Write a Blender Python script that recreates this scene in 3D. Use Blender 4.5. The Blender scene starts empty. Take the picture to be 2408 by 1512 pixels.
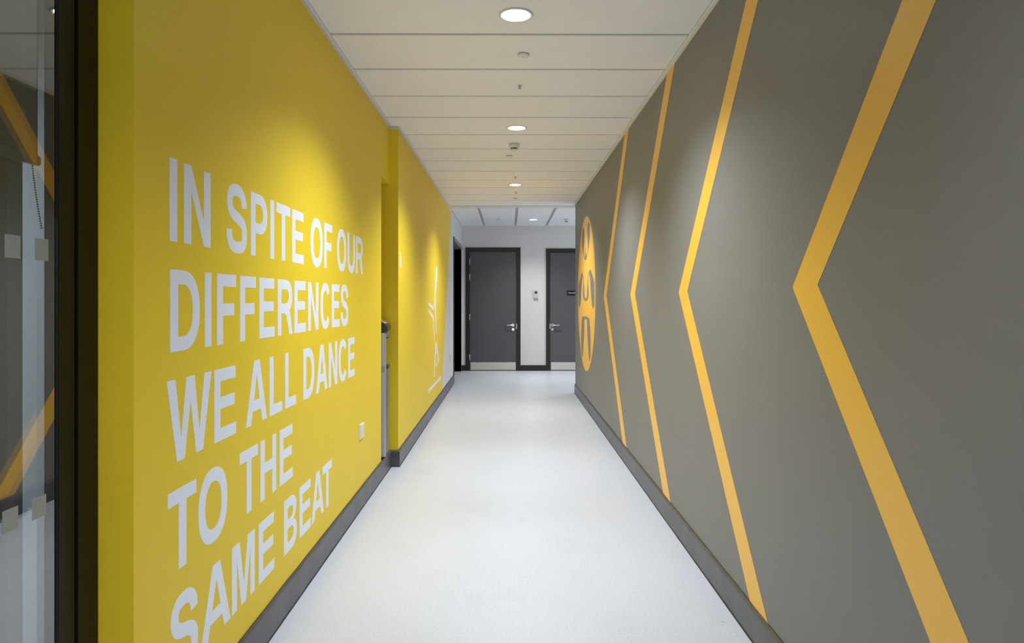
import bpy, math, random
from mathutils import Vector, Matrix
from mathutils.geometry import tessellate_polygon
random.seed(7)
C = bpy.context.scene.collection
PI = math.pi

# ---------------------------------------------------------------- camera, world, exposure
EYE = 1.21
FAR = 11.97
CEIL = 2.47
cd = bpy.data.cameras.new('camera'); cam = bpy.data.objects.new('camera', cd); C.objects.link(cam)
cd.sensor_width = 36.0
cd.lens = 36.0 * 1640 / 2408
cd.shift_y = -50.0 / 2408
cd.clip_start = 0.02; cd.clip_end = 100
cam.location = (0, 0, EYE)
cam.rotation_euler = (PI / 2, 0, -9.0 / 1640)
bpy.context.scene.camera = cam
sc = bpy.context.scene
sc.view_settings.view_transform = 'Standard'
sc.view_settings.look = 'None'
sc.view_settings.exposure = 0.14
sc.view_settings.gamma = 1.0
sc.view_settings.use_curve_mapping = False
w = bpy.data.worlds.new('world'); sc.world = w; w.use_nodes = True
w.node_tree.nodes['Background'].inputs[0].default_value = (0.75, 0.85, 1.0, 1)
w.node_tree.nodes['Background'].inputs[1].default_value = 0.6

SPOT_W = 158.0          # each corridor downlight
FILL_STR = 2.0              # glow of the made-up pane added behind the camera as fill
SPOT_COL = (0.93, 0.975, 1.07)

# ---------------------------------------------------------------- materials
def mat(name, col, rough=0.5, metal=0.0, spec=0.5, noise=0.0, nscale=30.0, bump=0.0, bscale=200.0, emit=None, estr=0.0, coat=0.0):
    m = bpy.data.materials.new(name); m.use_nodes = True
    nt = m.node_tree; b = nt.nodes['Principled BSDF']
    b.inputs['Base Color'].default_value = (*col, 1)
    b.inputs['Roughness'].default_value = rough
    b.inputs['Metallic'].default_value = metal
    b.inputs['Specular IOR Level'].default_value = spec
    if coat: b.inputs['Coat Weight'].default_value = coat
    if emit:
        b.inputs['Emission Color'].default_value = (*emit, 1); b.inputs['Emission Strength'].default_value = estr
    tc = nt.nodes.new('ShaderNodeTexCoord')
    if noise:
        n = nt.nodes.new('ShaderNodeTexNoise'); n.inputs['Scale'].default_value = nscale; n.inputs['Detail'].default_value = 5
        r = nt.nodes.new('ShaderNodeMapRange')
        r.inputs['From Min'].default_value = 0.3; r.inputs['From Max'].default_value = 0.7
        r.inputs['To Min'].default_value = 1 - noise; r.inputs['To Max'].default_value = 1 + noise
        mx = nt.nodes.new('ShaderNodeVectorMath'); mx.operation = 'SCALE'; mx.inputs[0].default_value = col
        nt.links.new(tc.outputs['Object'], n.inputs['Vector']); nt.links.new(n.outputs['Fac'], r.inputs['Value'])
        nt.links.new(r.outputs[0], mx.inputs['Scale']); nt.links.new(mx.outputs[0], b.inputs['Base Color'])
    if bump:
        n = nt.nodes.new('ShaderNodeTexNoise'); n.inputs['Scale'].default_value = bscale; n.inputs['Detail'].default_value = 3
        bp = nt.nodes.new('ShaderNodeBump'); bp.inputs['Strength'].default_value = bump; bp.inputs['Distance'].default_value = 0.002
        nt.links.new(tc.outputs['Object'], n.inputs['Vector']); nt.links.new(n.outputs['Fac'], bp.inputs['Height'])
        nt.links.new(bp.outputs[0], b.inputs['Normal'])
    return m

M = {}
M['yellow'] = mat('yellow_paint', (0.86, 0.635, 0.025), 0.5, spec=0.25, noise=0.012, nscale=3, bump=0.08, bscale=260)
M['grey'] = mat('warm_grey_paint', (0.225, 0.224, 0.212), 0.5, spec=0.3, noise=0.02, nscale=3, bump=0.08, bscale=260)
M['white_wall'] = mat('white_wall_paint', (0.69, 0.68, 0.67), 0.6, noise=0.01, nscale=3, bump=0.06, bscale=260)
M['letter'] = mat('pale_grey_vinyl', (0.84, 0.90, 0.99), 0.45)
M['orange'] = mat('amber_vinyl', (0.95, 0.55, 0.07), 0.42)
M['panel'] = mat('ceiling_panel_white', (0.92, 0.925, 0.945), 0.7, noise=0.01, nscale=8)
M['grid'] = mat('ceiling_grid_grey', (0.60, 0.59, 0.56), 0.7)
M['trim'] = mat('white_edge_trim', (0.80, 0.79, 0.77), 0.5)
M['skirt'] = mat('grey_rubber_skirting', (0.072, 0.076, 0.088), 0.36, noise=0.22, nscale=6, bump=0.15, bscale=14)
M['skirt_cap'] = mat('skirting_cap_grey', (0.085, 0.08, 0.075), 0.35, noise=0.15, nscale=20)
M['seal'] = mat('black_sealant', (0.012, 0.012, 0.011), 0.45)
M['frame'] = mat('dark_frame_paint', (0.013, 0.012, 0.010), 0.38, noise=0.2, nscale=40)
M['bronze'] = mat('dark_bronze_aluminium', (0.006, 0.005, 0.002), 0.42, spec=0.25, noise=0.25, nscale=12)
M['gasket'] = mat('black_gasket', (0.004, 0.004, 0.005), 0.5)
M['door'] = mat('anthracite_laminate', (0.085, 0.087, 0.097), 0.38, noise=0.04, nscale=2)
M['steel'] = mat('brushed_steel', (0.72, 0.70, 0.67), 0.42, metal=1.0, noise=0.02, nscale=6)
M['chrome'] = mat('polished_steel', (0.75, 0.74, 0.72), 0.18, metal=1.0)
M['white_plastic'] = mat('white_plastic', (0.76, 0.75, 0.74), 0.35)
M['off_white'] = mat('off_white_plastic', (0.56, 0.56, 0.57), 0.4)
M['grey_plastic'] = mat('grey_plastic', (0.30, 0.30, 0.31), 0.4)
M['black_plastic'] = mat('black_plastic', (0.008, 0.008, 0.009), 0.3)
M['lcd'] = mat('green_lcd', (0.02, 0.06, 0.06), 0.15)
M['silver'] = mat('silver_plastic', (0.40, 0.43, 0.50), 0.28, metal=0.35)
M['taupe'] = mat('taupe_silver_plastic', (0.20, 0.18, 0.15), 0.3, metal=0.3)
M['sign'] = mat('black_sign', (0.002, 0.002, 0.003), 0.4)
M['sign_text'] = mat('white_sign_text', (0.8, 0.8, 0.85), 0.5)
M['diffuser'] = mat('lit_diffuser', (0.9, 0.9, 0.9), 0.5, emit=(1, 0.99, 0.98), estr=28.0)
M['frost'] = mat('frosted_vinyl', (0.30, 0.31, 0.27), 0.6)
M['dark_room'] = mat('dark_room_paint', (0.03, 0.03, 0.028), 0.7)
M['blind'] = mat('dark_blind_fabric', (0.045, 0.043, 0.036), 0.8)
M['blind_bar'] = mat('blind_bar_metal', (0.35, 0.33, 0.30), 0.35, metal=0.6)
M['bead'] = mat('dark_chain', (0.01, 0.01, 0.01), 0.4)
M['daylight'] = mat('frosted_daylight_pane', (0.3, 0.3, 0.3), 0.5, emit=(0.62, 0.80, 1.0), estr=0.42)

def floor_mat():
    m = bpy.data.materials.new('pale_vinyl_floor'); m.use_nodes = True
    nt = m.node_tree; b = nt.nodes['Principled BSDF']; L = nt.links.new
    tc = nt.nodes.new('ShaderNodeTexCoord')
    n = nt.nodes.new('ShaderNodeTexNoise'); n.inputs['Scale'].default_value = 90; n.inputs['Detail'].default_value = 6
    r = nt.nodes.new('ShaderNodeValToRGB')
    r.color_ramp.elements[0].position = 0.35; r.color_ramp.elements[0].color = (0.57, 0.605, 0.655, 1)
    r.color_ramp.elements[1].position = 0.62; r.color_ramp.elements[1].color = (0.63, 0.665, 0.715, 1)
    L(tc.outputs['Object'], n.inputs['Vector']); L(n.outputs['Fac'], r.inputs['Fac'])
    # faint scuffs drawn across the far end of the floor
    mp = nt.nodes.new('ShaderNodeMapping'); mp.inputs['Scale'].default_value = (1.6, 1.1, 1.0)
    s = nt.nodes.new('ShaderNodeTexNoise'); s.inputs['Scale'].default_value = 1.5; s.inputs['Detail'].default_value = 8; s.inputs['Roughness'].default_value = 0.65
    rr = nt.nodes.new('ShaderNodeMapRange'); rr.inputs['From Min'].default_value = 0.52; rr.inputs['From Max'].default_value = 0.78
    rr.inputs['To Min'].default_value = 1.0; rr.inputs['To Max'].default_value = 0.90
    L(tc.outputs['Object'], mp.inputs['Vector']); L(mp.outputs[0], s.inputs['Vector']); L(s.outputs['Fac'], rr.inputs['Value'])
    mx = nt.nodes.new('ShaderNodeVectorMath'); mx.operation = 'SCALE'
    L(r.outputs['Color'], mx.inputs[0]); L(rr.outputs[0], mx.inputs['Scale']); L(mx.outputs[0], b.inputs['Base Color'])
    b.inputs['Roughness'].default_value = 0.36
    rg = nt.nodes.new('ShaderNodeMapRange'); rg.inputs['To Min'].default_value = 0.30; rg.inputs['To Max'].default_value = 0.46
    L(s.outputs['Fac'], rg.inputs['Value']); L(rg.outputs[0], b.inputs['Roughness'])
    bp = nt.nodes.new('ShaderNodeBump'); bp.inputs['Strength'].default_value = 0.12; bp.inputs['Distance'].default_value = 0.001
    L(n.outputs['Fac'], bp.inputs['Height']); L(bp.outputs[0], b.inputs['Normal'])
    return m
M['floor'] = floor_mat()

def glass_mat():
    m = bpy.data.materials.new('tinted_glass'); m.use_nodes = True
    nt = m.node_tree; nt.nodes.remove(nt.nodes['Principled BSDF']); out = nt.nodes['Material Output']
    t = nt.nodes.new('ShaderNodeBsdfTransparent'); t.inputs[0].default_value = (0.80, 0.85, 0.85, 1)
    g = nt.nodes.new('ShaderNodeBsdfGlossy'); g.inputs['Roughness'].default_value = 0.0; g.inputs[0].default_value = (0.95, 0.97, 1.0, 1)
    x = nt.nodes.new('ShaderNodeMixShader')
    lw = nt.nodes.new('ShaderNodeLayerWeight'); lw.inputs['Blend'].default_value = 0.5
    f = nt.nodes.new('ShaderNodeMath'); f.operation = 'POWER'; f.inputs[1].default_value = 4.0
    nt.links.new(lw.outputs['Facing'], f.inputs[0])
    a = nt.nodes.new('ShaderNodeMath'); a.operation = 'ADD'; a.inputs[1].default_value = 0.18; a.use_clamp = True
    nt.links.new(f.outputs[0], a.inputs[0]); nt.links.new(a.outputs[0], x.inputs[0])
    nt.links.new(t.outputs[0], x.inputs[1]); nt.links.new(g.outputs[0], x.inputs[2]); nt.links.new(x.outputs[0], out.inputs[0])
    return m
M['glass'] = glass_mat()

# ---------------------------------------------------------------- mesh builder
class MB:
    def __init__(s): s.v = []; s.f = []; s.m = []; s.sm = []
    def add(s, vs, fs, mi=0, smooth=False):
        o = len(s.v); s.v += [tuple(p) for p in vs]
        for f in fs: s.f.append([i + o for i in f]); s.m.append(mi); s.sm.append(smooth)
        return s
    def box(s, x0, x1, y0, y1, z0, z1, mi=0):
        vs = [(x0,y0,z0),(x1,y0,z0),(x1,y1,z0),(x0,y1,z0),(x0,y0,z1),(x1,y0,z1),(x1,y1,z1),(x0,y1,z1)]
        return s.add(vs, [(0,3,2,1),(4,5,6,7),(0,1,5,4),(1,2,6,5),(2,3,7,6),(3,0,4,7)], mi)
    def lathe(s, prof, c=(0,0,0), ax='z', n=32, mi=0, smooth=True, cap=True):
        """prof: (radius, height) list about an axis through c"""
        vs = []
        for r, h in prof:
            for k in range(n):
                a = 2*PI*k/n; u, v = r*math.cos(a), r*math.sin(a)
                p = {'z': (u, v, h), 'x': (h, u, v), 'y': (v, h, u)}[ax]
                vs.append((c[0]+p[0], c[1]+p[1], c[2]+p[2]))
        fs = [(i*n+k, i*n+(k+1) % n, (i+1)*n+(k+1) % n, (i+1)*n+k) for i in range(len(prof)-1) for k in range(n)]
        s.add(vs, fs, mi, smooth)
        if cap:
            o = len(s.v) - len(vs)
            s.f.append([o+k for k in reversed(range(n))]); s.m.append(mi); s.sm.append(False)
            s.f.append([o+(len(prof)-1)*n+k for k in range(n)]); s.m.append(mi); s.sm.append(False)
        return s
    def prism(s, pts, axis, a, b, mi=0):
        """extrude a convex/concave 2-D outline along an axis ('x': pts=(y,z); 'y': pts=(x,z); 'z': pts=(x,y))"""
        def P(p, t): return {'x': (t, p[0], p[1]), 'y': (p[0], t, p[1]), 'z': (p[0], p[1], t)}[axis]
        n = len(pts); vs = [P(p, a) for p in pts] + [P(p, b) for p in pts]
        s.add(vs, [tuple(range(n)), tuple(reversed(range(n, 2*n)))] + [(i, i+n, (i+1) % n+n, (i+1) % n) for i in range(n)], mi)
        return s
    def tube(s, pts, r, n=10, mi=0):
        pts = [Vector(p) for p in pts]; rings = []
        for i, p in enumerate(pts):
            d = (pts[min(i+1, len(pts)-1)] - pts[max(i-1, 0)]).normalized()
            u = d.cross(Vector((0.13, 0.2, 0.97))).normalized(); v = d.cross(u)
            rings.append([p + r*(u*math.cos(2*PI*k/n) + v*math.sin(2*PI*k/n)) for k in range(n)])
        vs = [q for ring in rings for q in ring]
        fs = [(i*n+k, (i+1)*n+k, (i+1)*n+(k+1) % n, i*n+(k+1) % n) for i in range(len(pts)-1) for k in range(n)]
        s.add(vs, fs, mi, True)
        s.add(rings[0], [tuple(range(n))], mi); s.add(rings[-1], [tuple(reversed(range(n)))], mi)
        return s
    def slab(s, loops, face, t, mi=0):
        """flat piece: loops = [outline, hole, ...] in (y, h); face(y, h, d) gives the 3-D point at depth d; t = thickness"""
        tris = tessellate_polygon([[Vector((a, b, 0)) for a, b in lp] for lp in loops])
        flat = [p for lp in loops for p in lp]; n = len(flat)
        vs = [face(a, b, t) for a, b in flat] + [face(a, b, 0.0) for a, b in flat]
        fs = [tuple(x) for x in tris] + [tuple(i+n for i in reversed(x)) for x in tris]
        o = 0
        for lp in loops:
            k = len(lp)
            fs += [(o+i, o+(i+1) % k, o+(i+1) % k+n, o+i+n) for i in range(k)]; o += k
        return s.add(vs, fs, mi)
    def build(s, name, mats, parent=None, bevel=0.0):
        me = bpy.data.meshes.new(name); me.from_pydata(s.v, [], s.f)
        for m in (mats if isinstance(mats, (list, tuple)) else [mats]): me.materials.append(m)
        me.polygons.foreach_set('material_index', s.m); me.polygons.foreach_set('use_smooth', s.sm)
        import bmesh
        bm = bmesh.new(); bm.from_mesh(me); bmesh.ops.recalc_face_normals(bm, faces=bm.faces)
        if bevel:
            bmesh.ops.remove_doubles(bm, verts=bm.verts, dist=1e-5)
            es = [e for e in bm.edges if len(e.link_faces) == 2 and e.calc_face_angle(0) > 0.6]
            bmesh.ops.bevel(bm, geom=es, offset=bevel, segments=2, affect='EDGES', clamp_overlap=True)
        bm.to_mesh(me); bm.free(); me.update()
        o = bpy.data.objects.new(name, me); C.objects.link(o)
        if parent: o.parent = parent; o.matrix_parent_inverse = Matrix.Translation(-parent_world(parent))
        return o
def parent_world(p):
    return p.location.copy() if p.type == 'EMPTY' else Vector((0, 0, 0))   # part meshes keep world-space vertices
def empty(name, loc):
    o = bpy.data.objects.new(name, None); o.empty_display_size = 0.05; C.objects.link(o); o.location = loc; return o
def tag(o, label=None, cat=None, group=None, kind=None):
    for k, v in (('label', label), ('category', cat), ('group', group), ('kind', kind)):
        if v: o[k] = v
    return o
def struct(o): o['kind'] = 'structure'; return o
def copy_tree(o, parent=None):
    c = o.copy(); C.objects.link(c)
    if parent: c.parent = parent
    for ch in list(o.children): copy_tree(ch, c)
    return c

# ---------------------------------------------------------------- the shell
XL, XL2, XR = -0.86, -0.80, 0.875
Y_CORNER, Y_NICHE, Y_JOG, Y_OPEN0, Y_OPEN1, Y_REND = 1.606, 4.73, 5.08, 10.22, 11.86, 9.08
NICHE_H = 2.053
TOP = 2.62
YB = -3.2            # wall behind the photographer
XLOB = 3.4           # far side of the lobby

struct(MB().box(-4.6, XLOB+.1, YB-.1, FAR+.1, -0.1, 0.0).build('floor', M['floor']))

wl = MB()
wl.box(-1.00, XL, Y_CORNER, Y_NICHE, 0, TOP)              # long yellow wall
wl.box(-1.00, XL, Y_NICHE, Y_JOG, NICHE_H, TOP)           # above the niche
wl.box(-1.45, -1.00, Y_NICHE-.12, Y_NICHE, 0, TOP)        # niche near side
wl.box(-1.55, -1.45, Y_NICHE-.12, Y_JOG+.12, 0, TOP)      # niche back
wl.box(-1.45, -1.00, Y_NICHE, Y_JOG, NICHE_H, NICHE_H+.12)
struct(wl.build('wall_left', M['yellow']))
# second stretch: yellow paint meets white paint along a slanted line
BOT, TP = 8.335, 9.89
w2 = MB()
x0, x1 = -0.94, XL2
w2.add([(x1,Y_JOG,0),(x1,BOT,0),(x1,Y_OPEN0,0),(x1,Y_OPEN0,TOP),(x1,TP,TOP),(x1,Y_JOG,TOP),(x0,Y_JOG,0),(x0,Y_OPEN0,0),(x0,Y_OPEN0,TOP),(x0,Y_JOG,TOP)], [(0,1,4,5)], 0)
w2.f += [[1,2,3,4],[2,7,8,3],[6,9,8,7]]; w2.m += [1,1,1]; w2.sm += [False]*3
w2.f += [[0,5,9,6]]; w2.m += [0]; w2.sm += [False]
w2.box(-1.45, -0.94, Y_JOG, Y_JOG+.12, 0, TOP, 0)
w2.box(-0.94, XL2, Y_OPEN0, Y_OPEN1, 2.14, TOP, 1)
w2.box(-0.94, XL2, Y_OPEN1, FAR, 0, TOP, 1)
w2.box(-1.3, -0.98, Y_OPEN0-.1, Y_OPEN0, 0, TOP, 1)
struct(w2.build('wall_left', [M['yellow'], M['white_wall']]))
struct(MB().box(XR, XR+.13, YB, Y_REND, 0, TOP).build('wall_right', M['grey']))
struct(MB().box(XR+.13, XLOB, Y_REND-.13, Y_REND, 0, TOP).build('wall_lobby_near', M['white_wall']))
struct(MB().box(XLOB, XLOB+.1, Y_REND-.13, FAR+.1, 0, TOP).build('wall_lobby_right', M['white_wall']))
wn_ = MB(); wn_.box(-1.0, -.75, YB-.1, YB, 0, TOP); wn_.box(.77, XR+.13, YB-.1, YB, 0, TOP); wn_.box(-.75, .77, YB-.1, YB, 2.3, TOP)
struct(wn_.build('wall_near', M['white_wall']))
wf = MB()
D1 = (-0.73, 0.212, 2.113); D2 = (0.65, 1.595, 2.097)
wf.box(-1.3, D1[0], FAR, FAR+.1, 0, TOP); wf.box(D1[1], D2[0], FAR, FAR+.1, 0, TOP); wf.box(D2[1], XLOB, FAR, FAR+.1, 0, TOP)
wf.box(D1[0], D1[1], FAR, FAR+.1, D1[2], TOP); wf.box(D2[0], D2[1], FAR, FAR+.1, D2[2], TOP)
struct(wf.build('wall_far', M['white_wall']))

# ---------------------------------------------------------------- ceiling: planks hung a little below a grey grid
GRID = CEIL + 0.009
C_END = 9.42
cg = MB(); cg.box(-1.0, XR+.02, YB, C_END, GRID, GRID+.05)
ceil = struct(cg.build('ceiling', M['grid']))
def left_edge(y): return XL if y < Y_JOG-.03 else XL2
TR = 0.018
y = 3.31 - 13*0.5
while y < 9.2:
    a, b = y + .012, y + .5 - .012
    a = max(a, YB+.02)
    if a < Y_JOG-.03 < b:
        yj = Y_JOG - .03
        pts = [(XL+TR, a), (XR-TR, a), (XR-TR, b), (XL2+TR, b), (XL2+TR, yj), (XL+TR, yj)]
        MB().prism(pts, 'z', CEIL, GRID).build('ceiling_panel', M['panel'], ceil)
    elif b > a:
        lx = left_edge(a) + TR
        MB().box(lx, XR-TR, a, b, CEIL, GRID).build('ceiling_panel', M['panel'], ceil, bevel=0.0015)
    y += .5
t = MB()
t.box(XL, XL+TR-.003, Y_CORNER-4.7, Y_JOG-.012, CEIL+.003, GRID); t.box(XL, XL+.002, Y_CORNER-4.7, Y_JOG, CEIL-.016, GRID)
t.box(XL2, XL2+TR-.003, Y_JOG-.012, C_END-.03, CEIL+.003, GRID); t.box(XL2, XL2+.002, Y_JOG, C_END+.45, CEIL-.016, GRID)
t.box(XL+TR-.003, XL2+.002, Y_JOG-.024, Y_JOG-.012, CEIL+.003, GRID); t.box(XL, XL2+.002, Y_JOG-.002, Y_JOG, CEIL-.016, GRID)
struct(t.build('trim_1', M['trim']))
t = MB(); t.box(XR-TR+.003, XR, YB, C_END-.03, CEIL+.003, GRID); t.box(XR-.002, XR, YB, Y_REND, CEIL-.016, GRID)
struct(t.build('trim_2', M['trim']))
# plain white border board where corridor ceiling meets lobby ceiling
LC = CEIL + .012
t = MB(); t.box(XL2, XR+.02, 9.34, C_END+.12, CEIL, GRID+.03)
struct(t.build('trim_3', M['trim']))
# lobby ceiling: large tiles with wide recessed joints running away from the camera
lc = MB(); lc.box(-1.0, XLOB, C_END+.12, FAR, LC+.03, LC+.06); lc.box(XR+.02, XLOB, Y_REND-.13, C_END+.12, LC+.03, LC+.06)
lc2 = struct(lc.build('ceiling', M['grid']))
JX = [-0.412+.532*k for k in range(-1, 8)]
for i in range(len(JX)-1):
    a = max(JX[i]+.02, XL2+.004); b = min(JX[i+1]-.02, XLOB)
    if a >= b: continue
    MB().box(a, b, C_END+.14 if b < XR+.3 else Y_REND, FAR-.055, LC, LC+.03).build('ceiling_tile', M['panel'], lc2, bevel=0.003)
t = MB(); t.box(XL2+.003, XLOB, FAR-.05, FAR, LC-.002, LC+.03)
struct(t.build('trim_4', M['trim']))

# ---------------------------------------------------------------- skirting: rubber upstand with a darker cap and a black sealant bead
def skirting(name, path, h=0.12, th=0.012, seed=0):
    """path: list of (x, y) along the wall face; the skirting stands to the right-hand side given by per-segment normals"""
    rnd = random.Random(seed); mb = MB(); prof = [(0.0, h+.002, 2), (0.003, h+.002, 1), (th-.002, h-.006, 1), (th, h-.014, 1), (th, 0.006, 0), (th+.0022, 0.004, 2), (th+.0022, 0.0, 2)]
    # resample
    P = []
    for i in range(len(path)-1):
        a, b = Vector(path[i]), Vector(path[i+1]); n = max(1, int((b-a).length/0.12))
        for k in range(n): P.append((a + (b-a)*k/n, k == 0))
    P.append((Vector(path[-1]), True))
    def nrm(i):
        pts = [p for p, _ in P]
        def seg(j):
            d = pts[j+1]-pts[j]; d.normalize(); return Vector((d.y, -d.x))
        if i == 0: return seg(0)
        if i == len(pts)-1: return seg(i-1)
        n1, n2 = seg(i-1), seg(i); m = n1+n2; return m/ (1+n1.dot(n2))
    rows = []
    for i, (p, corner) in enumerate(P):
        n = nrm(i); wob = 0 if corner else rnd.uniform(-.0011, .0011); wz = 0 if corner else rnd.uniform(-.0012, .0012)
        rows.append([(p.x+n.x*(d+(wob if 1 < j < 6 else 0)), p.y+n.y*(d+(wob if 1 < j < 6 else 0)), z+(wz if j < 4 else 0)) for j, (d, z, _) in enumerate(prof)])
    k = len(prof); vs = [q for r in rows for q in r]; o = 0
    mb.v = vs
    for i in range(len(rows)-1):
        for j in range(k-1):
            mb.f.append([i*k+j, (i+1)*k+j, (i+1)*k+j+1, i*k+j+1]); mb.m.append([2,1,1,0,2,2][j]); mb.sm.append(False)
    for e in (0, len(rows)-1): mb.f.append([e*k+j for j in range(k)]); mb.m.append(0); mb.sm.append(False)
    return struct(mb.build(name, [M['skirt'], M['skirt_cap'], M['seal']]))
skirting('baseboard_left', [(XL, Y_CORNER+.002), (XL, Y_JOG), (XL2, Y_JOG), (XL2, Y_OPEN0-.06)], seed=1)
skirting('baseboard_right', [(XR+.13, Y_REND), (XR, Y_REND), (XR, YB)], seed=2)
MBk = MB(); 
def flat_skirt(name, x0, x1): struct(MB().box(x0, x1, FAR-.012, FAR, 0, .095).box(x0, x1, FAR-.015, FAR-.012, 0, .004).build(name, M['frame'], bevel=.002))
flat_skirt('baseboard_far', XL2, D1[0]); flat_skirt('baseboard_far', D1[1], D2[0]); flat_skirt('baseboard_far', D2[1], XLOB)

# ---------------------------------------------------------------- far doors
def lever(parent, x, z, y, s):
    """rose, return-to-door lever (pointing to s) and a cylinder escutcheon on a door face at y"""
    r = MB(); r.lathe([(0.026, 0), (0.026, -.007), (0.023, -.009)], (x, y, z), 'y', 28)
    o = r.build('handle_rose', M['chrome'], parent)
    l = MB(); l.tube([(x, y-.008, z), (x, y-.045, z), (x+s*.006, y-.054, z), (x+s*.015, y-.057, z), (x+s*.10, y-.057, z), (x+s*.112, y-.053, z), (x+s*.117, y-.044, z), (x+s*.118, y-.012, z)], .0095, 14)
    l.build('handle', M['chrome'], parent)
    e = MB(); e.lathe([(0.026, 0), (0.026, -.007), (0.023, -.010)], (x+.003*s*-1, y, z-.073), 'y', 28)
    e.lathe([(0.0085, -.010), (0.0085, -.013)], (x-.003*s, y, z-.070), 'y', 16)
    e.build('lock_escutcheon', M['chrome'], parent)
def door(name, D, hinge_side, hz):
    x0, x1, h = D; yf = FAR - .018; fw = .067
    root = struct(empty(name, ((x0+x1)/2, FAR, 0)))
    fr = MB()
    for a, b in ((x0, x0+fw), (x1-fw, x1)): fr.box(a, b, yf, FAR+.1, 0, h-fw)
    fr.box(x0, x1, yf, FAR+.1, h-fw, h)
    fr.box(x0+fw, x0+fw+.012, FAR+.05, FAR+.1, 0, h-fw); fr.box(x1-fw-.012, x1-fw, FAR+.05, FAR+.1, 0, h-fw); fr.box(x0+fw, x1-fw, FAR+.05, FAR+.1, h-fw-.012, h-fw)
    fr.build('door_frame', M['frame'], root)
    lx0, lx1, lh = x0+fw+.003, x1-fw-.003, h-fw-.004
    lf = MB(); lf.box(lx0, lx1, FAR+.0, FAR+.045, .010, lh)
    leaf = lf.build('door_leaf', M['door'], root, bevel=.0015)
    MB().box(lx0+.015, lx1-.012, FAR-.002, FAR, .014, .146).build('kick_plate', M['steel'], leaf, bevel=.0006)
    hx = x1-fw-.065 if hinge_side == 'l' else x0+fw+.043
    lever(leaf, hx, 0.783, FAR, -1 if hinge_side == 'l' else 1)
    ex = x0+fw if hinge_side == 'l' else x1-fw
    for z in hz:
        k = MB(); k.lathe([(0.0065, -.052), (0.0065, .052)], (ex, FAR-.012, z), 'z', 14); k.box(ex-.004, ex+.010, FAR-.006, FAR+.0, z-.05, z+.05)
        k.build('hinge', M['steel'], root)
    sx = x1-fw if hinge_side == 'l' else x0+fw
    MB().box(sx-.006, sx+.006, yf-.0015, FAR+.002, .72, .81).box(sx-.001, sx+.008, yf-.003, yf, .735, .795).build('strike_plate', M['steel'], root)
    MB().box(x0+fw, x1-fw, FAR+.001, FAR+.09, 0, .008).build('threshold_seal', M['seal'], root)
    return root, leaf
door('door_1', D1, 'l', [1.877, 1.607, .922, .228])
_, leaf2 = door('door_2', D2, 'r', [1.86, 1.59, .922, .228])
MB().box(-.8, 1.7, FAR+.101, FAR+.12, -.05, 2.3).build('door_lining', M['dark_room'], leaf2)
# name plate on the second door
sg = empty('door_sign', (1.11, FAR-.001, 1.334))
tag(sg, 'small black sign reading Comms Room on the right-hand grey door', 'sign')
MB().box(1.008, 1.212, FAR-.004, FAR-.0002, 1.290, 1.378).build('plate', M['sign'], sg, bevel=.0008)
tcv = bpy.data.curves.new('sign_text', 'FONT'); tcv.body = 'Comms Room'; tcv.size = .0265; tcv.align_x = 'CENTER'; tcv.align_y = 'CENTER'; tcv.extrude = .0003; tcv.offset = .0004
to = bpy.data.objects.new('tmp_text', tcv); C.objects.link(to); bpy.context.view_layer.update()
me = bpy.data.meshes.new_from_object(to.evaluated_get(bpy.context.evaluated_depsgraph_get())); bpy.data.objects.remove(to)
me.materials.clear(); me.materials.append(M['sign_text'])
tx = bpy.data.objects.new('lettering', me); C.objects.link(tx); tx.parent = sg; tx.rotation_euler = (PI/2, 0, 0); tx.location = (0.0, -.0036, .002)

# side opening in the left wall, framed, with a dark door set back in it
r3 = struct(empty('door_3', (XL2, (Y_OPEN0+Y_OPEN1)/2, 0)))
fr = MB(); fw = .055
M['frame_lit'] = M['door']
fr.box(-.94, XL2+.012, Y_OPEN0-.058, Y_OPEN0, 0, 2.14); fr.box(-.98, XL2+.004, Y_OPEN1, Y_OPEN1+.02, 0, 2.14)
fr.build('door_frame', M['frame'], r3)
MB().box(-.98, XL2+.012, Y_OPEN0, FAR-.012, 2.075, 2.14).build('frame_head', mat('lit_frame_head', (.22, .22, .21), .4), r3)  # lighter than the rest of the frame: light on the head put into its colour
l3 = MB().box(-.985, -.945, Y_OPEN0, (Y_OPEN0+Y_OPEN1)/2-.002, .008, 2.075).build('door_leaf', M['frame'], r3)
l4 = MB().box(-.985, -.945, (Y_OPEN0+Y_OPEN1)/2+.002, Y_OPEN1, .008, 2.075).build('door_leaf', M['frame'], r3)
MB().box(-1.05, -1.0, Y_OPEN0-.1, FAR, 0, 2.3).build('door_lining', M['dark_room'], r3)

# ---------------------------------------------------------------- glazed screen on the near left, and the room behind it
wn = struct(empty('window_1', (-.95, -.8, 0)))
GX = -.9475; Y0, Y1 = -2.9, 1.468
f1 = MB(); f1.box(-1.00, -.94, 1.527, Y_CORNER, 0, TOP); f1.build('window_frame', M['bronze'], wn, bevel=.003)
f2 = MB(); f2.box(-.974, -.9435, Y1, 1.524, 0.0, 2.35); f2.box(-1.00, -.938, Y0, Y1, 0, .07); f2.box(-1.00, -.938, Y0, 1.524, 2.28, 2.35); f2.box(-1.00, -.938, Y0-.06, Y0, 0, 2.35)
f2.build('window_frame', M['bronze'], wn, bevel=.0015)
MB().box(-1.0, -.93, YB, 1.6, 2.351, TOP).build('window_head', M['bronze'], wn)
MB().box(-1.0, -.93, YB, Y0-.061, 0, 2.351).build('window_frame', M['bronze'], wn)
gk = MB(); gk.box(-.9475, -.944, Y1-.0015, Y1, .07, 2.28); gk.box(-.9475, -.944, Y0, Y1-.0015, .07, .0715); gk.build('gasket', M['gasket'], wn)
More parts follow.
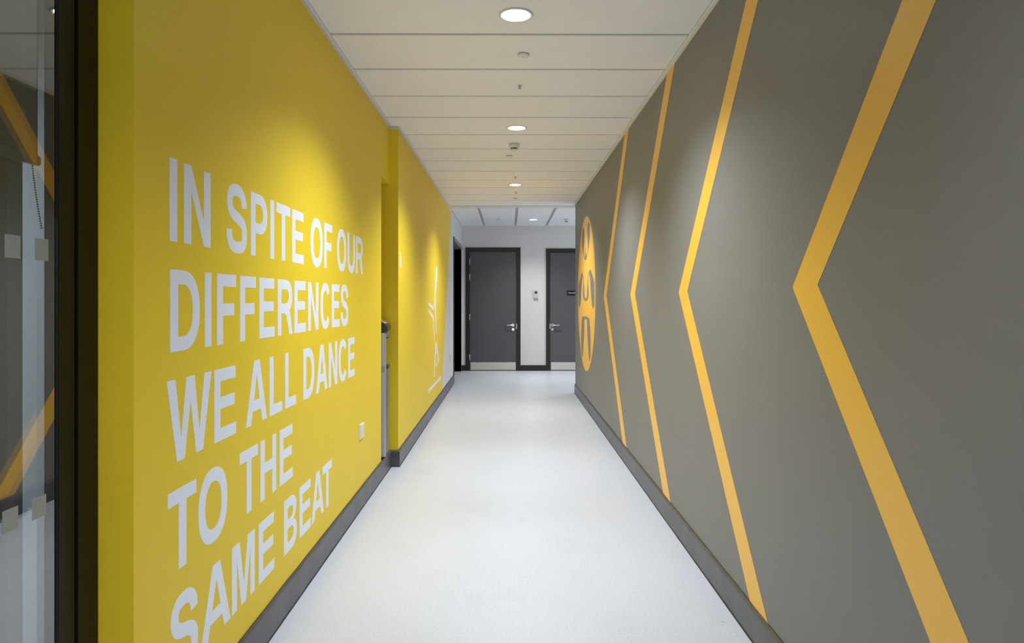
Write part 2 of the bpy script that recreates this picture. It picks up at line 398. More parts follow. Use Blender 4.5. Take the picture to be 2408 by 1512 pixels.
for gx in (GX, -.966):
    p = MB(); p.add([(gx, Y0, .07), (gx, Y1-.0015, .07), (gx, Y1-.0015, 2.28), (gx, Y0, 2.28)], [(0,1,2,3)])
    p.build('window_pane', M['glass'], wn)
def sq(y0, y1, z0, z1): 
    MB().box(GX, GX+.0006, y0, y1, z0, z1).build('frosted_square', M['frost'], wn)
for k in range(20):
    a = 1.4415 - .082*k
    sq(a-.0415, a, 1.2905, 1.335); sq(a-.048, a-.0065, .771, .8135)
# room behind the glass
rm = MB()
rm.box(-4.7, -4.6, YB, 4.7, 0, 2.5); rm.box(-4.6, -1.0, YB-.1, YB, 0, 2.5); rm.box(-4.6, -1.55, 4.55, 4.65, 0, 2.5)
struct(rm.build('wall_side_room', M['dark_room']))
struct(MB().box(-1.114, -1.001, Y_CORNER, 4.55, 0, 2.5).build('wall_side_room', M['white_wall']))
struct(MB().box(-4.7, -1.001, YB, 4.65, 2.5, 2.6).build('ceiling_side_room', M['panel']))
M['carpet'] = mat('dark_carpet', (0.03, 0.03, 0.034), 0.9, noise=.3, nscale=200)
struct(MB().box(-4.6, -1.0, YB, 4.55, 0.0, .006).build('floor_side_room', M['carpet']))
bl = empty('roller_blind', (-1.066, -.6, 2.4))
tag(bl, 'dark roller blind with bead chain hanging behind the near left glass', 'blind')
MB().box(-1.068, -1.066, -2.85, 1.586, 1.535, 2.42).build('fabric', M['blind'], bl)
MB().box(-1.074, -1.058, -2.85, 1.588, 1.514, 1.536).build('bottom_bar', M['blind_bar'], bl, bevel=.003)
MB().tube([(-1.09, -2.86, 2.44), (-1.09, 1.59, 2.44)], .028, 16).build('roller_tube', M['blind_bar'], bl)
ch = MB(); A_, B_ = Vector((-1.0725, 1.578, 1.512)), Vector((-1.048, 1.572, 1.372)); nb = 27
ch.tube([Vector((-1.0755, 1.592, 2.43)), Vector((-1.0755, 1.592, 1.55)), A_], .0008, 5)
for k in range(nb):
    u = k/(nb-1); p = A_.lerp(B_, u) + Vector((-.0015*math.sin(PI*u), 0, 0))
    ch.lathe([(0.0002, .0021), (.0015, .0014), (.0021, 0), (.0015, -.0014), (.0002, -.0021)], tuple(p), 'z', 8)
tag(ch.build('bead_chain', M['bead'], bl), kind='stuff')

# ---------------------------------------------------------------- lettering on the yellow wall
S_, B_W = 0.0432, 0.0375
def arc(cx, cy, rx, ry, a0, a1, n=16, e=2.25):
    out = []
    for i in range(n+1):
        a = math.radians(a0 + (a1-a0)*i/n); c, s = math.cos(a), math.sin(a)
        out.append((cx + rx*math.copysign(abs(c)**(2/e), c), cy + ry*math.copysign(abs(s)**(2/e), s)))
    return out
def bez(p, n=10):
    out = []
    for i in range(n):
        t = i/n; a = (1-t)**3; b = 3*t*(1-t)**2; c = 3*t*t*(1-t); d = t**3
        out.append((a*p[0][0]+b*p[1][0]+c*p[2][0]+d*p[3][0], a*p[0][1]+b*p[1][1]+c*p[2][1]+d*p[3][1]))
    return out
def stroke(pts, sx, sy):
    L, Rr = [], []
    for i, p in enumerate(pts):
        q, r = pts[max(i-1, 0)], pts[min(i+1, len(pts)-1)]
        dx, dy = r[0]-q[0], r[1]-q[1]; l = math.hypot(dx, dy) or 1; nx, ny = -dy/l, dx/l
        L.append((p[0]+nx*sx/2, p[1]+ny*sy/2)); Rr.append((p[0]-nx*sx/2, p[1]-ny*sy/2))
    return L + Rr[::-1]
def bowl(x0, w, y0, y1, s, b, flat=.45):
    """right-hand bowl from a stem: outer and inner outlines (closed shapes of a D)"""
    h = y1-y0; fx = x0 + (w-x0)*flat
    o = [(x0, y0), (fx, y0)] + arc(fx, y0+h/2, w-fx, h/2, -90, 90, 16)[1:-1] + [(fx, y1), (x0, y1)]
    i = [(x0+s, y0+b), (fx, y0+b)] + arc(fx, y0+h/2, w-s-fx, h/2-b, -90, 90, 16)[1:-1] + [(fx, y1-b), (x0+s, y1-b)]
    return o, i
def glyph(c, w, h):
    s, b = S_, B_W
    if c == 'I': return [[[(0,0),(w,0),(w,h),(0,h)]]]
    if c == 'L': return [[[(0,0),(w,0),(w,b),(s,b),(s,h),(0,h)]]]
    if c == 'T': return [[[(w/2-s/2,0),(w/2+s/2,0),(w/2+s/2,h-b),(w,h-b),(w,h),(0,h),(0,h-b),(w/2-s/2,h-b)]]]
    if c == 'F': return [[[(0,0),(s,0),(s,.405*h),(.90*w,.405*h),(.90*w,.405*h+b),(s,.405*h+b),(s,h-b),(w,h-b),(w,h),(0,h)]]]
    if c == 'E': return [[[(0,0),(w,0),(w,b),(s,b),(s,.44*h),(.93*w,.44*h),(.93*w,.44*h+b*.95),(s,.44*h+b*.95),(s,h-b),(w*.975,h-b),(w*.975,h),(0,h)]]]
    if c == 'H': return [[[(0,0),(s,0),(s,.43*h),(w-s,.43*h),(w-s,0),(w,0),(w,h),(w-s,h),(w-s,.43*h+b),(s,.43*h+b),(s,h),(0,h)]]]
    if c == 'N': return [[[(0,0),(s,0),(s,.68*h),(w-s,0),(w,0),(w,h),(w-s,h),(w-s,.33*h),(s,h),(0,h)]]]
    if c == 'M': 
        k = .040
        return [[[(0,0),(k,0),(k,.76*h),(w/2-.020,0),(w/2+.020,0),(w-k,.76*h),(w-k,0),(w,0),(w,h),(w-.062,h),(w/2,.30*h),(.062,h),(0,h)]]]
    if c == 'W':
        k = .046; q = w/2
        return [[[(.055,0),(.098,0),(q,.70*h),(w-.098,0),(w-.055,0),(w,h),(w-k,h),(w-.078,.27*h),(q+.024,h),(q-.024,h),(.078,.27*h),(k,h),(0,h)]]]
    if c == 'A':
        q = w/2; k = .0465
        o = [(0,0),(k,0),(k+.0165,.205*h),(w-k-.0165,.205*h),(w-k,0),(w,0),(q+.026,h),(q-.026,h)]
        return [[o, [(k+.028,.375*h),(w-k-.028,.375*h),(q,.78*h)]]]
    if c == 'O':
        return [[arc(w/2, h/2, w/2, h/2+.003, 0, 360, 48)[:-1], arc(w/2, h/2, w/2-s, h/2-b+.001, 0, 360, 48)[:-1]]]
    if c == 'U':
        r = .40*h
        o = [(0,h)] + arc(w/2, r, w/2, r+.003, 180, 360, 22) + [(w,h),(w-s,h)] + arc(w/2, r, w/2-s, r-b+.002, 360, 180, 22) + [(s,h)]
        return [[o]]
    if c == 'C':
        return [[stroke(arc(w/2+.002, h/2, w/2-s/2, h/2-b/2+.003, 37, 323, 44), s, b)]]
    if c == 'D':
        return [list(bowl(0, w, 0, h, s, b, .42))]
    if c == 'P':
        o, i = bowl(0, w, .36*h, h, s, b*.97, .52)
        o = [(0,0),(s,0),(s,.36*h)] + o[1:]
        return [[o, i]]
    if c == 'R':
        y0 = .40*h; fx = w*.50; W = w-.008
        o = [(0,0),(s,0),(s,y0-.002),(w*.42,y0-.002)] + [(w*.56,y0-.012),(w*.60,y0-.028),(w*.70,.10*h),(w*.745,0),(w,0),(w*.94,.08*h),(w*.885,y0-.035),(w*.83,y0-.008),(w*.76,y0+.006)]
        o += [(p[0], p[1]) for p in arc(fx, y0+(h-y0)/2, W-fx, (h-y0)/2, -50, 90, 14)] + [(0,h)]
        i = [(s, y0+b*.93), (fx, y0+b*.93)] + arc(fx, y0+(h-y0)/2, W-s-fx, (h-y0)/2-b*.95, -90, 90, 12)[1:-1] + [(fx, h-b), (s, h-b)]
        return [[o, i]]
    if c == 'B':
        ym = .515*h
        up = arc(w*.50, (ym+h)/2, w*.95-w*.50, (h-ym)/2, -62, 90, 12)
        lo = arc(w*.50, ym/2+.004, w*.50, ym/2+.004, -90, 66, 14)
        o = [(0,0)] + lo + up + [(0,h)]
        i1 = [(s, b)] + arc(w*.50, ym/2+.002, w*.50-s, ym/2-b*.86, -90, 90, 12) + [(s, ym-b*.36+.001)]
        t0, t1 = ym+b*.5, h-b
        i2 = [(s, t0)] + arc(w*.50, (t0+t1)/2, w*.45-s, (t1-t0)/2, -90, 90, 12) + [(s, t1)]
        i1 = [(s, b)] + arc(w*.50, (b+ym-b*.45)/2, w*.50-s, (ym-b*.45-b)/2, -90, 90, 12) + [(s, ym-b*.45)]
        return [[o, i1, i2]]
    if c == 'S':
        l, r, m = s*.5, w-s*.5, w*.5; tp, bt_ = h-b/2+.003, b/2-.003
        P = []
        P += bez([(r-.003,.685*h),(r-.003,.86*h),(m+.030,tp),(m,tp)])
        P += bez([(m,tp),(m-.038,tp),(l+.004,.87*h),(l+.004,.735*h)])
        P += bez([(l+.004,.735*h),(l+.004,.575*h),(m-.022,.545*h),(m+.004,.515*h)])
        P += bez([(m+.004,.515*h),(m+.034,.48*h),(r,.44*h),(r,.285*h)])
        P += bez([(r,.285*h),(r,.115*h),(m+.040,bt_),(m,bt_)])
        P += bez([(m,bt_),(m-.040,bt_),(l,.13*h),(l,.325*h)]) + [(l,.325*h)]
        return [[stroke(P, s*.98, b)]]
ROWS = [([('I',1.7759,1.8168),('N',1.8539,2.0189),('S',2.133,2.301),('P',2.335,2.4934),('I',2.5244,2.5669),('T',2.5903,2.7542),('E',2.7793,2.9362),('O',3.0387,3.2371),('F',3.2643,3.4105),('O',3.5087,3.7069),('U',3.7362,3.9181),('R',3.9434,4.1346)],1.5745,1.361),([('D',1.7782,1.9488),('I',1.9814,2.0247),('F',2.0638,2.2081),('F',2.2406,2.382),('E',2.4143,2.5715),('R',2.6061,2.7884),('E',2.8086,2.9669),('N',3.0003,3.165),('C',3.1958,3.3728),('E',3.4051,3.5614),('S',3.5884,3.7526)],1.289,1.0768),([('W',1.7606,2.0247),('E',2.0452,2.2076),('A',2.2896,2.4908),('L',2.5173,2.659),('L',2.6918,2.8316),('D',2.9312,3.0977),('A',3.1251,3.3229),('N',3.3464,3.5122),('C',3.5385,3.7245),('E',3.7541,3.9094)],1.0048,0.79),([('T',1.7661,1.927),('O',1.9402,2.1393),('T',2.2372,2.4001),('H',2.4248,2.5886),('E',2.6294,2.7871)],0.718,0.507),([('S',1.7772,1.9389),('A',1.9549,2.1638),('M',2.1754,2.37),('E',2.4083,2.5675),('B',2.6791,2.843),('E',2.8776,3.0413),('A',3.0511,3.2579),('T',3.2356,3.4067)],0.4358,0.2262)]
q = empty('wall_lettering', (XL, 3.0, .90))
tag(q, 'pale grey capitals IN SPITE OF OUR DIFFERENCES in five lines on the yellow wall', 'lettering')
fl = lambda yy, hh, d: (XL + d, yy, hh)
for row, top, bot in ROWS:
    for c, a, b in row:
        for loops in glyph(c, b-a, top-bot):
            MB().slab([[(a+x, bot+z) for x, z in lp] for lp in loops], fl, .0006).build('letter', M['letter'], q)

# ---------------------------------------------------------------- white line figure on the second yellow stretch
f2_ = lambda yy, hh, d: (XL2 + d, yy, hh)
FIG = [[(7.0231,1.1932),(6.9954,1.1639),(7.503,1.0977),(7.5578,1.1261)],[(7.7855,1.5955),(7.7129,1.5471),(7.6275,1.3516),(7.5717,1.2383),(7.503,1.1219),(7.5578,1.1091),(7.6558,1.2386),(7.7855,1.3645),(7.8694,1.5032),(7.8995,1.5553)],[(7.689,1.2436),(7.6275,1.1647),(7.6463,1.066),(7.689,0.9908),(7.7129,0.9096),(7.7202,0.9029),(7.7612,0.8348),(7.8394,0.831),(7.8027,0.8996),(7.7757,0.9071),(7.7611,0.9888),(7.7129,1.0647),(7.6937,1.1643),(7.7369,1.2439)],[(7.0231,1.1253),(6.9954,1.1008),(7.4266,1.0079),(7.4579,0.9734),(7.4804,0.9186),(7.5116,0.8597),(7.5602,0.785),(7.5996,0.7437),(7.6194,0.7816),(7.575,0.8568),(7.5395,0.9163),(7.5166,0.9957),(7.503,1.0324)],[(7.7509,0.7556),(7.6594,0.7217),(7.6244,0.6455),(7.575,0.5454),(7.5359,0.4456),(7.5213,0.3801),(7.5996,0.3714),(7.6095,0.4381),(7.6494,0.5389),(7.6998,0.64),(7.7509,0.6786),(7.8394,0.6404),(7.9299,0.5795),(7.9732,0.5105),(8.0391,0.4771),(8.0948,0.5109),(8.0281,0.5606),(7.9299,0.6446),(7.8499,0.7149)],[(6.9942,0.3136),(6.9942,0.2801),(8.302,0.274),(8.3138,0.3097)]]
fg = empty('wall_figure', (XL2, 7.6, .9))
tag(fg, 'thin white line drawing of a tumbling figure over a short bar on yellow paint', 'wall graphic')
names = ['foot_stroke', 'leg_stroke', 'body_stroke', 'foot_stroke', 'arm_stroke', 'ground_bar']
for nm, lp in zip(names, FIG): MB().slab([lp], f2_, .0006).build(nm, M['letter'], fg)
def ring(cy, ch_, ry, rh, ty, th_, n=36):
    return [[(cy+ry*math.cos(2*PI*k/n), ch_+rh*math.sin(2*PI*k/n)) for k in range(n)], [(cy+(ry-ty)*math.cos(2*PI*k/n), ch_+(rh-th_)*math.sin(2*PI*k/n)) for k in range(n)]]
MB().slab(ring(7.785, .56, .13, .092, .036, .028), f2_, .0006).build('head_ring', M['letter'], fg)
dr = MB()
def drop(cy, c0, ry, k=1.0):
    pts = []
    for i in range(40):
        a = 2*PI*i/40; x = math.cos(a); z = math.sin(a)
        pts.append((cy + ry*x*(1 - .55*max(z, 0)), c0 + .063*k*z))
    return pts
o1 = drop(5.186, 1.508, .040); i1 = [(5.186+(p[0]-5.186)*.5, 1.508+(p[1]-1.508)*.8) for p in o1]
tag(dr.slab([o1, i1], f2_, .0006).build('wall_droplet', M['letter']), 'tiny white droplet outline on yellow paint just past the niche corner', 'wall graphic')

# ---------------------------------------------------------------- amber chevrons and emblem on the grey wall
fr_ = lambda yy, hh, d: (XR - .0004 - d, yy, hh)
CH = [(2.139, 1.966), (3.571, 3.400), (4.983, 4.805), (6.378, 6.200)]
desc = ['widest amber chevron on the grey wall, nearest the camera', 'second amber chevron from the camera on the grey wall', 'third amber chevron from the camera, between two others on the grey wall', 'farthest thin-looking amber chevron beside the round emblem on the grey wall']
for (y0, y1), d in zip(CH, desc):
    up, dn = .955, .935; ht = CEIL-.001; hb = .121
    ap = 1.25
    pts = [(y0, ap), (y0-(ht-ap)*up, ht), (y1-(ht-ap)*up, ht), (y1, ap+.004), (y1-(ap-hb)*dn, hb), (y0-(ap-hb)*dn, hb)]
    tag(MB().slab([pts], fr_, .0006).build('chevron_stripe', M['orange']), d, 'wall graphic', 'amber chevrons along the grey wall')
EMB = [[(8.0715,2.063),(8.1903,2.0327),(8.2429,1.9774),(8.2307,1.8771),(8.1703,1.7908),(8.0715,1.7287),(7.9751,1.6849),(7.8809,1.6566),(7.7708,1.6687),(7.6814,1.7037),(7.6114,1.7351),(7.5596,1.7711),(7.4918,1.8368),(7.4583,1.9044),(7.475,1.9922),(7.5019,2.0304),(7.6183,2.0731),(7.6638,2.032),(7.6991,1.9753),(7.6885,1.8936),(7.6532,1.8182),(7.6392,1.769),(7.6638,1.7387),(7.7528,1.7001),(7.7963,1.7049),(7.8182,1.7493),(7.8439,1.8005),(7.8698,1.8065),(7.8921,1.7462),(7.9372,1.6972),(7.9942,1.7196),(8.0598,1.766),(8.052,1.8077),(8.0134,1.8804),(7.9942,1.9543),(8.0134,2.0149)],[(8.5469,1.1137),(8.613,1.1423),(8.6443,1.2101),(8.6443,1.3732),(8.5469,1.4341),(8.4175,1.4881),(8.3127,1.5282),(8.2307,1.538),(8.1503,1.5092),(8.0715,1.4555),(8.0327,1.3954),(7.9942,1.3358),(7.9827,1.2938),(7.9637,1.2518),(7.9258,1.235),(7.855,1.2298),(7.7708,1.2386),(7.7241,1.2627),(7.7169,1.3315),(7.6885,1.3874),(7.6638,1.4311),(7.6183,1.4777),(7.5596,1.5153),(7.4918,1.5361),(7.4417,1.5425),(7.3434,1.5181),(7.2478,1.4799),(7.1545,1.4314),(7.0697,1.3843),(7.0637,1.1656),(7.1088,1.1393),(7.1699,1.118),(7.2321,1.138),(7.2794,1.1795),(7.3434,1.2486),(7.3922,1.3263),(7.4251,1.4047),(7.4583,1.4564),(7.5086,1.4975),(7.5699,1.476),(7.6044,1.4373),(7.6044,1.3696),(7.5699,1.3212),(7.5528,1.2774),(7.5768,1.2419),(7.6638,1.2181),(7.7708,1.1999),(7.8996,1.1997),(8.0134,1.2164),(8.1226,1.2441),(8.1424,1.2827),(8.1305,1.3593),(8.0989,1.4096),(8.1107,1.444),(8.1703,1.4907),(8.2105,1.477),(8.2511,1.435),(8.2921,1.3753),(8.3335,1.2975),(8.3753,1.2276),(8.4388,1.157),(8.512,1.1164)],[(8.2261,1.0116),(8.0972,1.0229),(7.891,1.0277),(7.6951,1.0244),(7.4906,1.0124),(7.4545,0.9502),(7.4082,0.8682),(7.3835,0.7443),(7.4011,0.6136),(7.5015,0.5378),(7.5526,0.6057),(7.612,0.6869),(7.6571,0.7703),(7.6951,0.855),(7.7143,0.9412),(7.7258,0.9844),(7.7723,0.9962),(7.871,0.9979),(7.9722,0.9916),(7.9928,0.954),(8.0052,0.8633),(8.0467,0.7706),(8.0972,0.6764),(8.1483,0.5902),(8.1827,0.5322),(8.27,0.567),(8.3233,0.6145),(8.3367,0.7077),(8.3233,0.826),(8.2788,0.9215),(8.248,0.9831)]]
em = empty('wall_emblem', (XR, 7.87, 1.28))
tag(em, 'round amber emblem with grey looping shapes at the far end of the grey wall', 'wall graphic')
cy_, cz_, rr_ = 7.845, 1.283, .868
MB().slab([[(cy_+rr_*math.cos(2*PI*k/72), cz_+rr_*math.sin(2*PI*k/72)) for k in range(72)]], fr_, .0006).build('disc', M['orange'], em)
for lp in EMB: MB().slab([lp], lambda a, b, d: (XR - .0010 - d, a, b), .0004).build('grey_loop', M['grey'], em)

# ---------------------------------------------------------------- ceiling fittings
def downlight(x, y, z, label, watts=SPOT_W, color=SPOT_COL, group='round recessed ceiling lights', blend=.80):
    root = empty('downlight', (x, y, z)); tag(root, label, 'ceiling light', group)
    r = MB(); r.lathe([(0.0745, z+.001), (0.0765, z-.002), (0.0755, z-.006), (0.071, z-.0072), (0.0595, z-.0035), (0.0578, z+.001)], (x, y, 0), 'z', 48, cap=False); r.build('rim', M['white_plastic'], root)
    dd = MB(); dd.lathe([(0.0585, z+.0005), (0.0585, z-.0022)], (x, y, 0), 'z', 48); dd.build('diffuser', M['diffuser'], root)
    ld = bpy.data.lights.new('downlight_lamp', 'SPOT'); ld.energy = watts; ld.color = color; ld.spot_size = math.radians(131); ld.spot_blend = blend; ld.shadow_soft_size = .05
    lo = bpy.data.objects.new('lamp', ld); C.objects.link(lo); lo.parent = root; lo.location = (0, 0, -.012)
    return root
GRP = 'round recessed ceiling lights'
downlight(.034, 3.075, CEIL, 'large glowing round downlight nearest the camera')
downlight(.062, 5.09, CEIL, 'second glowing round downlight, just before the smoke detector')
downlight(.077, 7.60, CEIL, 'farthest glowing round downlight in the corridor ceiling')
downlight(.395, 10.99, LC, 'small glowing downlight in the lobby ceiling before the far doors', 125, (1.0, .975, .95), blend=1.0)
downlight(2.3, 10.6, LC, 'lobby downlight around the corner to the right, outside the photo', 110, (1, .98, .97))
downlight(.04, .45, CEIL, 'corridor downlight above the photographer, outside the photo', 75)
downlight(.04, -1.9, CEIL, 'corridor downlight behind the photographer, outside the photo', 60)

downlight(-1.95, .55, 2.5, 'unseen fill lamp added to light the side room behind the glass', 150, (.80, .92, 1.1), blend=.4)  # added lamp, out of view, to brighten the wall end behind the glass
def sensor(x, y, z, label, r=.030):
    root = empty('ceiling_sensor', (x, y, z)); tag(root, label, 'sensor', 'small round ceiling discs')
    MB().lathe([(r*.85, z+.001), (r*.85, z-.005)], (x, y, 0), 'z', 32).build('stem', M['grey_plastic'], root)
    MB().lathe([(r, z-.004), (r*1.0, z-.007), (r*.9, z-.010), (r*.5, z-.0125), (r*.05, z-.013)], (x, y, 0), 'z', 36).build('cover', M['white_plastic'], root)
sensor(.078, 3.57, CEIL, 'white disc sensor between the nearest and second downlights')
sensor(.011, 6.08, CEIL, 'white disc sensor just beyond the smoke detector')
sensor(.090, 8.61, CEIL, 'white disc sensor at the far end of the corridor ceiling', .029)
sensor(-.15, 10.93, LC, 'small disc sensor in the lobby ceiling, left of its downlight', .028)
def sprinkler(x, y, z, label, r=.0175):
    root = empty('sprinkler_head', (x, y, z)); tag(root, label, 'sprinkler', 'sprinkler heads along the corridor ceiling')
    MB().lathe([(r*1.0, z+.001), (r, z-.002), (r*.8, z-.004), (r*.35, z-.006)], (x, y, 0), 'z', 24).build('rosette', M['white_plastic'], root)
    s = MB(); s.lathe([(.004, z-.004), (.0045, z-.012), (.0025, z-.014)], (x, y, 0), 'z', 12)
    s.tube([(x-.006, y, z-.005), (x-.008, y, z-.014), (x-.003, y, z-.020)], .0014, 6); s.tube([(x+.006, y, z-.005), (x+.008, y, z-.014), (x+.003, y, z-.020)], .0014, 6)
    s.lathe([(.0075, z-.020), (.0075, z-.0215)], (x, y, 0), 'z', 14); s.build('nozzle', M['grey_plastic'], root)
sprinkler(.067, 4.085, CEIL, 'sprinkler head between near disc sensor and second downlight')
sprinkler(.073, 7.10, CEIL, 'sprinkler head just before the farthest corridor downlight', .024)
sprinkler(.090, 8.10, CEIL, 'sprinkler head just beyond the farthest corridor downlight', .015)
def smoke(x, y, z, label, k=1.0, plate=False):
    root = empty('smoke_detector', (x, y, z)); tag(root, label, 'smoke detector')
    if plate: MB().lathe([(.050, z+.001), (.050, z-.006), (.044, z-.010)], (x, y, 0), 'z', 36).build('base_plate', M['white_plastic'], root); z -= .009
    MB().lathe([(.0435*k, z+.001), (.0435*k, z-.022*k), (.041*k, z-.030*k), (.033*k, z-.034*k)], (x, y, 0), 'z', 40).build('housing', M['white_plastic'], root)
    MB().lathe([(.029*k, z-.030*k), (.027*k, z-.047*k)], (x, y, 0), 'z', 30).build('sensing_chamber', M['black_plastic'], root)
    v = MB()
    for i in range(12):
        a = 2*PI*i/12; ca, sa = math.cos(a), math.sin(a)
        P = lambda rr, tt, zz: (x+rr*k*ca-tt*k*sa, y+rr*k*sa+tt*k*ca, z+zz*k)
        v.add([P(.027,-.0012,-.032),P(.034,-.0012,-.032),P(.034,.0012,-.032),P(.027,.0012,-.032),P(.025,-.0012,-.047),P(.030,-.0012,-.047),P(.030,.0012,-.047),P(.025,.0012,-.047)], [(0,3,2,1),(4,5,6,7),(0,1,5,4),(1,2,6,5),(2,3,7,6),(3,0,4,7)])
    v.build('fin', M['white_plastic'], root)
    MB().lathe([(.030*k, z-.045*k), (.029*k, z-.049*k), (.022*k, z-.054*k), (.004*k, z-.056*k)], (x, y, 0), 'z', 36).build('cap', M['white_plastic'], root)
smoke(.048, 5.62, CEIL, 'white smoke detector between second downlight and disc sensor')
smoke(.922, 10.9, LC, 'white smoke detector on a base plate in the lobby ceiling', .95, True)

# ---------------------------------------------------------------- wall fittings
def socket(root, x, y0, y1, z0, z1, t, m, holes=True):
    """a wall plate on a left-hand wall"""
    pl = MB(); pl.prism([(y0, z0), (y1, z0), (y1, z1), (y0, z1)], 'x', x, x+t*.7)
    pl.add([(x+t*.7,y0,z0),(x+t*.7,y1,z0),(x+t*.7,y1,z1),(x+t*.7,y0,z1),(x+t,y0+.004,z0+.004),(x+t,y1-.004,z0+.004),(x+t,y1-.004,z1-.004),(x+t,y0+.004,z1-.004)], [(4,5,6,7),(0,1,5,4),(1,2,6,5),(2,3,7,6),(3,0,4,7)])
    p = pl.build('plate', m, root); yc = (y0+y1)/2; zc = (z0+z1)/2
    if holes:
        MB().box(x+t, x+t+.003, y0+.062, y0+.080, z1-.026, z1-.010).build('rocker_switch', M['white_plastic'], root, bevel=.001)
        h = MB(); h.box(x+t-.0005, x+t+.0004, yc-.002, yc+.002, zc+.004, zc+.012); h.box(x+t-.0005, x+t+.0004, yc-.014, yc-.008, zc-.013, zc-.009); h.box(x+t-.0005, x+t+.0004, yc+.008, yc+.014, zc-.013, zc-.009)
        h.build('socket_opening', M['grey_plastic'], root)
s1 = empty('power_socket', (XL, 4.08, .445)); tag(s1, 'white plastic power socket low on the yellow wall before the niche', 'socket')
socket(s1, XL, 4.035, 4.128, .404, .489, .010, M['white_plastic'])
s2 = empty('power_socket', (XL2, 9.58, .416)); tag(s2, 'brushed grey power socket low on the white wall strip at corridor end', 'socket')
socket(s2, XL2, 9.54, 9.625, .365, .455, .007, M['steel'])
th = empty('thermostat', (.474, FAR, 1.31)); tag(th, 'small white wall thermostat with a dark screen between the two grey doors', 'thermostat')
MB().box(.434, .514, FAR-.022, FAR, 1.245, 1.372).build('housing', M['off_white'], th, bevel=.003)
MB().box(.455, .499, FAR-.0232, FAR-.021, 1.322, 1.366).build('screen', M['lcd'], th)
MB().box(.435, .513, FAR-.026, FAR-.0, 1.229, 1.247).build('base_strip', M['grey_plastic'], th, bevel=.001)
MB().box(.445, .503, FAR-.0235, FAR-.0215, 1.262, 1.30).build('cover_flap', M['off_white'], th)

# ---------------------------------------------------------------- water cooler standing in the niche
wc = empty('water_cooler', (-.85, 4.915, 0)); wc.rotation_euler = (0, 0, math.radians(5)); tag(wc, 'slim silver and black water cooler standing in the yellow wall niche', 'water cooler')
CY0, CY1 = 4.785, 5.045
def rp(x0, x1, y0, y1, r, n=6):
    """plan outline with rounded front (+x) corners"""
    pts = [(x0, y0)]
    pts += [(x1-r+r*math.cos(a), y0+r+r*math.sin(a)) for a in [(-PI/2)+(PI/2)*i/n for i in range(n+1)]]
    pts += [(x1-r+r*math.cos(a), y1-r+r*math.sin(a)) for a in [(PI/2)*i/n for i in range(n+1)]]
    return pts + [(x0, y1)]
MB().box(-1.22, -.872, CY0+.006, CY1-.006, 0, .136).build('base', M['black_plastic'], wc, bevel=.004)
for a, b, xf in ((CY0, CY0+.030, 0), (CY1-.030, CY1, -.07)):
    sp = MB().prism(rp(-1.22, -.849+xf, a, b, .0145, 8), 'z', .136, .985).build('side_panel', M['silver'], wc)
    MB().prism(rp(-.90+xf, -.8475+xf, a-.0005, b+.0005, .0145, 8), 'z', .715, .757).build('joint_clip', M['grey_plastic'], sp)
MB().prism(rp(-1.20, -.842, CY0+.031, CY1-.031, .05, 8), 'z', .15, .735).build('lower_body', M['taupe'], wc)
MB().prism(rp(-1.20, -.98, CY0+.031, CY1-.031, .02, 5), 'z', .735, .985).build('recess_back', M['silver'], wc)
MB().prism(rp(-1.20, -.839, CY0+.031, CY1-.031, .05, 8), 'z', .735, .752).build('drip_tray', M['black_plastic'], wc)
MB().prism(rp(-1.20, -.842, CY0+.031, CY1-.031, .05, 8), 'z', .955, .993).build('tap_housing', M['taupe'], wc)
MB().prism(rp(-1.19, -.841, CY0+.033, CY1-.033, .05, 8), 'z', .947, .955).build('tap_underside', M['black_plastic'], wc)
for yy in (4.88, 4.95): MB().lathe([(.008, .947), (.008, .925), (.006, .915)], (-.90, yy, 0), 'z', 14).build('tap', M['chrome'], wc)
hd = MB(); hd.prism([(-1.22, .993), (-.845, .993), (-.838, 1.0), (-.838, 1.028), (-.848, 1.038), (-.93, 1.095), (-1.22, 1.095)], 'y', CY0-.002, CY1+.002)
head = hd.build('head', M['black_plastic'], wc, bevel=.004)
def slope(u, v, lift):   # u across the width, v up the slope
    p0, p1 = Vector((-.850, 0, 1.0405)), Vector((-.928, 0, 1.0947)); d = p1-p0; n = Vector((.571, 0, .821))
    p = p0 + d*v + n*lift; return (p.x, CY0 + (CY1-CY0)*u, p.z)
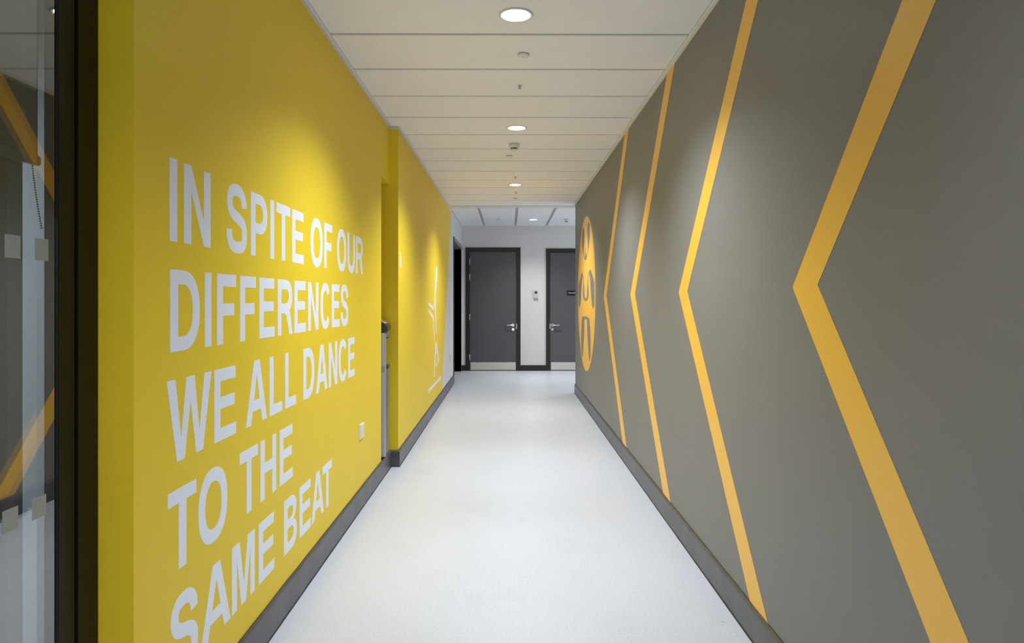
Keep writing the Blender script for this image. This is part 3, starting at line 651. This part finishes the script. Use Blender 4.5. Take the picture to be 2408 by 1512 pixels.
def slope_box(u0, u1, v0, v1, t):
    vs = [slope(u0,v0,0),slope(u1,v0,0),slope(u1,v1,0),slope(u0,v1,0),slope(u0,v0,t),slope(u1,v0,t),slope(u1,v1,t),slope(u0,v1,t)]
    return MB().add(vs, [(0,3,2,1),(4,5,6,7),(0,1,5,4),(1,2,6,5),(2,3,7,6),(3,0,4,7)])
slope_box(.08, .92, .12, .88, .002).build('control_panel', M['grey_plastic'], wc)
for k in range(3): slope_box(.14+.27*k, .32+.27*k, .25, .75, .005).build('button', M['chrome'], wc, bevel=.001)

# ---------------------------------------------------------------- glowing framed pane, added unseen behind the camera to brighten the corridor
gd = struct(empty('fill_panel', (.01, YB-.05, 1.1)))
MB().box(-.69, .71, YB-.07, YB-.05, .06, 2.24).build('window_pane', mat('added_fill_pane', (.5, .5, .5), .4, emit=(1.0, .96, .92), estr=FILL_STR), gd)
f = MB(); f.box(-.75, -.69, YB-.1, YB-.02, 0, 2.3); f.box(.71, .77, YB-.1, YB-.02, 0, 2.3); f.box(-.69, .71, YB-.1, YB-.02, 2.24, 2.3); f.box(-.69, .71, YB-.1, YB-.02, 0, .06); f.box(-.02, .04, YB-.1, YB-.02, .06, 2.24)
f.build('window_frame', M['bronze'], gd)

# ---------------------------------------------------------------- daylight in the lobby, from a tall window round the corner
wd = struct(empty('window_3', (XLOB, 10.5, 1.3)))
MB().box(XLOB-.012, XLOB, 9.7, 11.3, .5, 2.2).build('window_pane', mat('bright_daylight_pane', (.4, .4, .4), .5, emit=(.72, .85, 1.0), estr=2.6), wd)
f = MB(); f.box(XLOB-.03, XLOB, 9.64, 9.7, .44, 2.26); f.box(XLOB-.03, XLOB, 11.3, 11.36, .44, 2.26); f.box(XLOB-.03, XLOB, 9.7, 11.3, .44, .5); f.box(XLOB-.03, XLOB, 9.7, 11.3, 2.2, 2.26)
f.build('window_frame', M['frame'], wd)

# tiny scuffs on the vinyl near the right-hand skirting
fl_ = bpy.data.objects['floor']
for x, y, a, b in ((.8035, 2.62, .004, .002), (.812, 2.616, .005, .001), (.796, 2.592, .0022, .002)):
    MB().box(x-a, x+a, y-b, y+b, 0.0, .0003).build('scuff_mark', M['grey_plastic'], fl_)
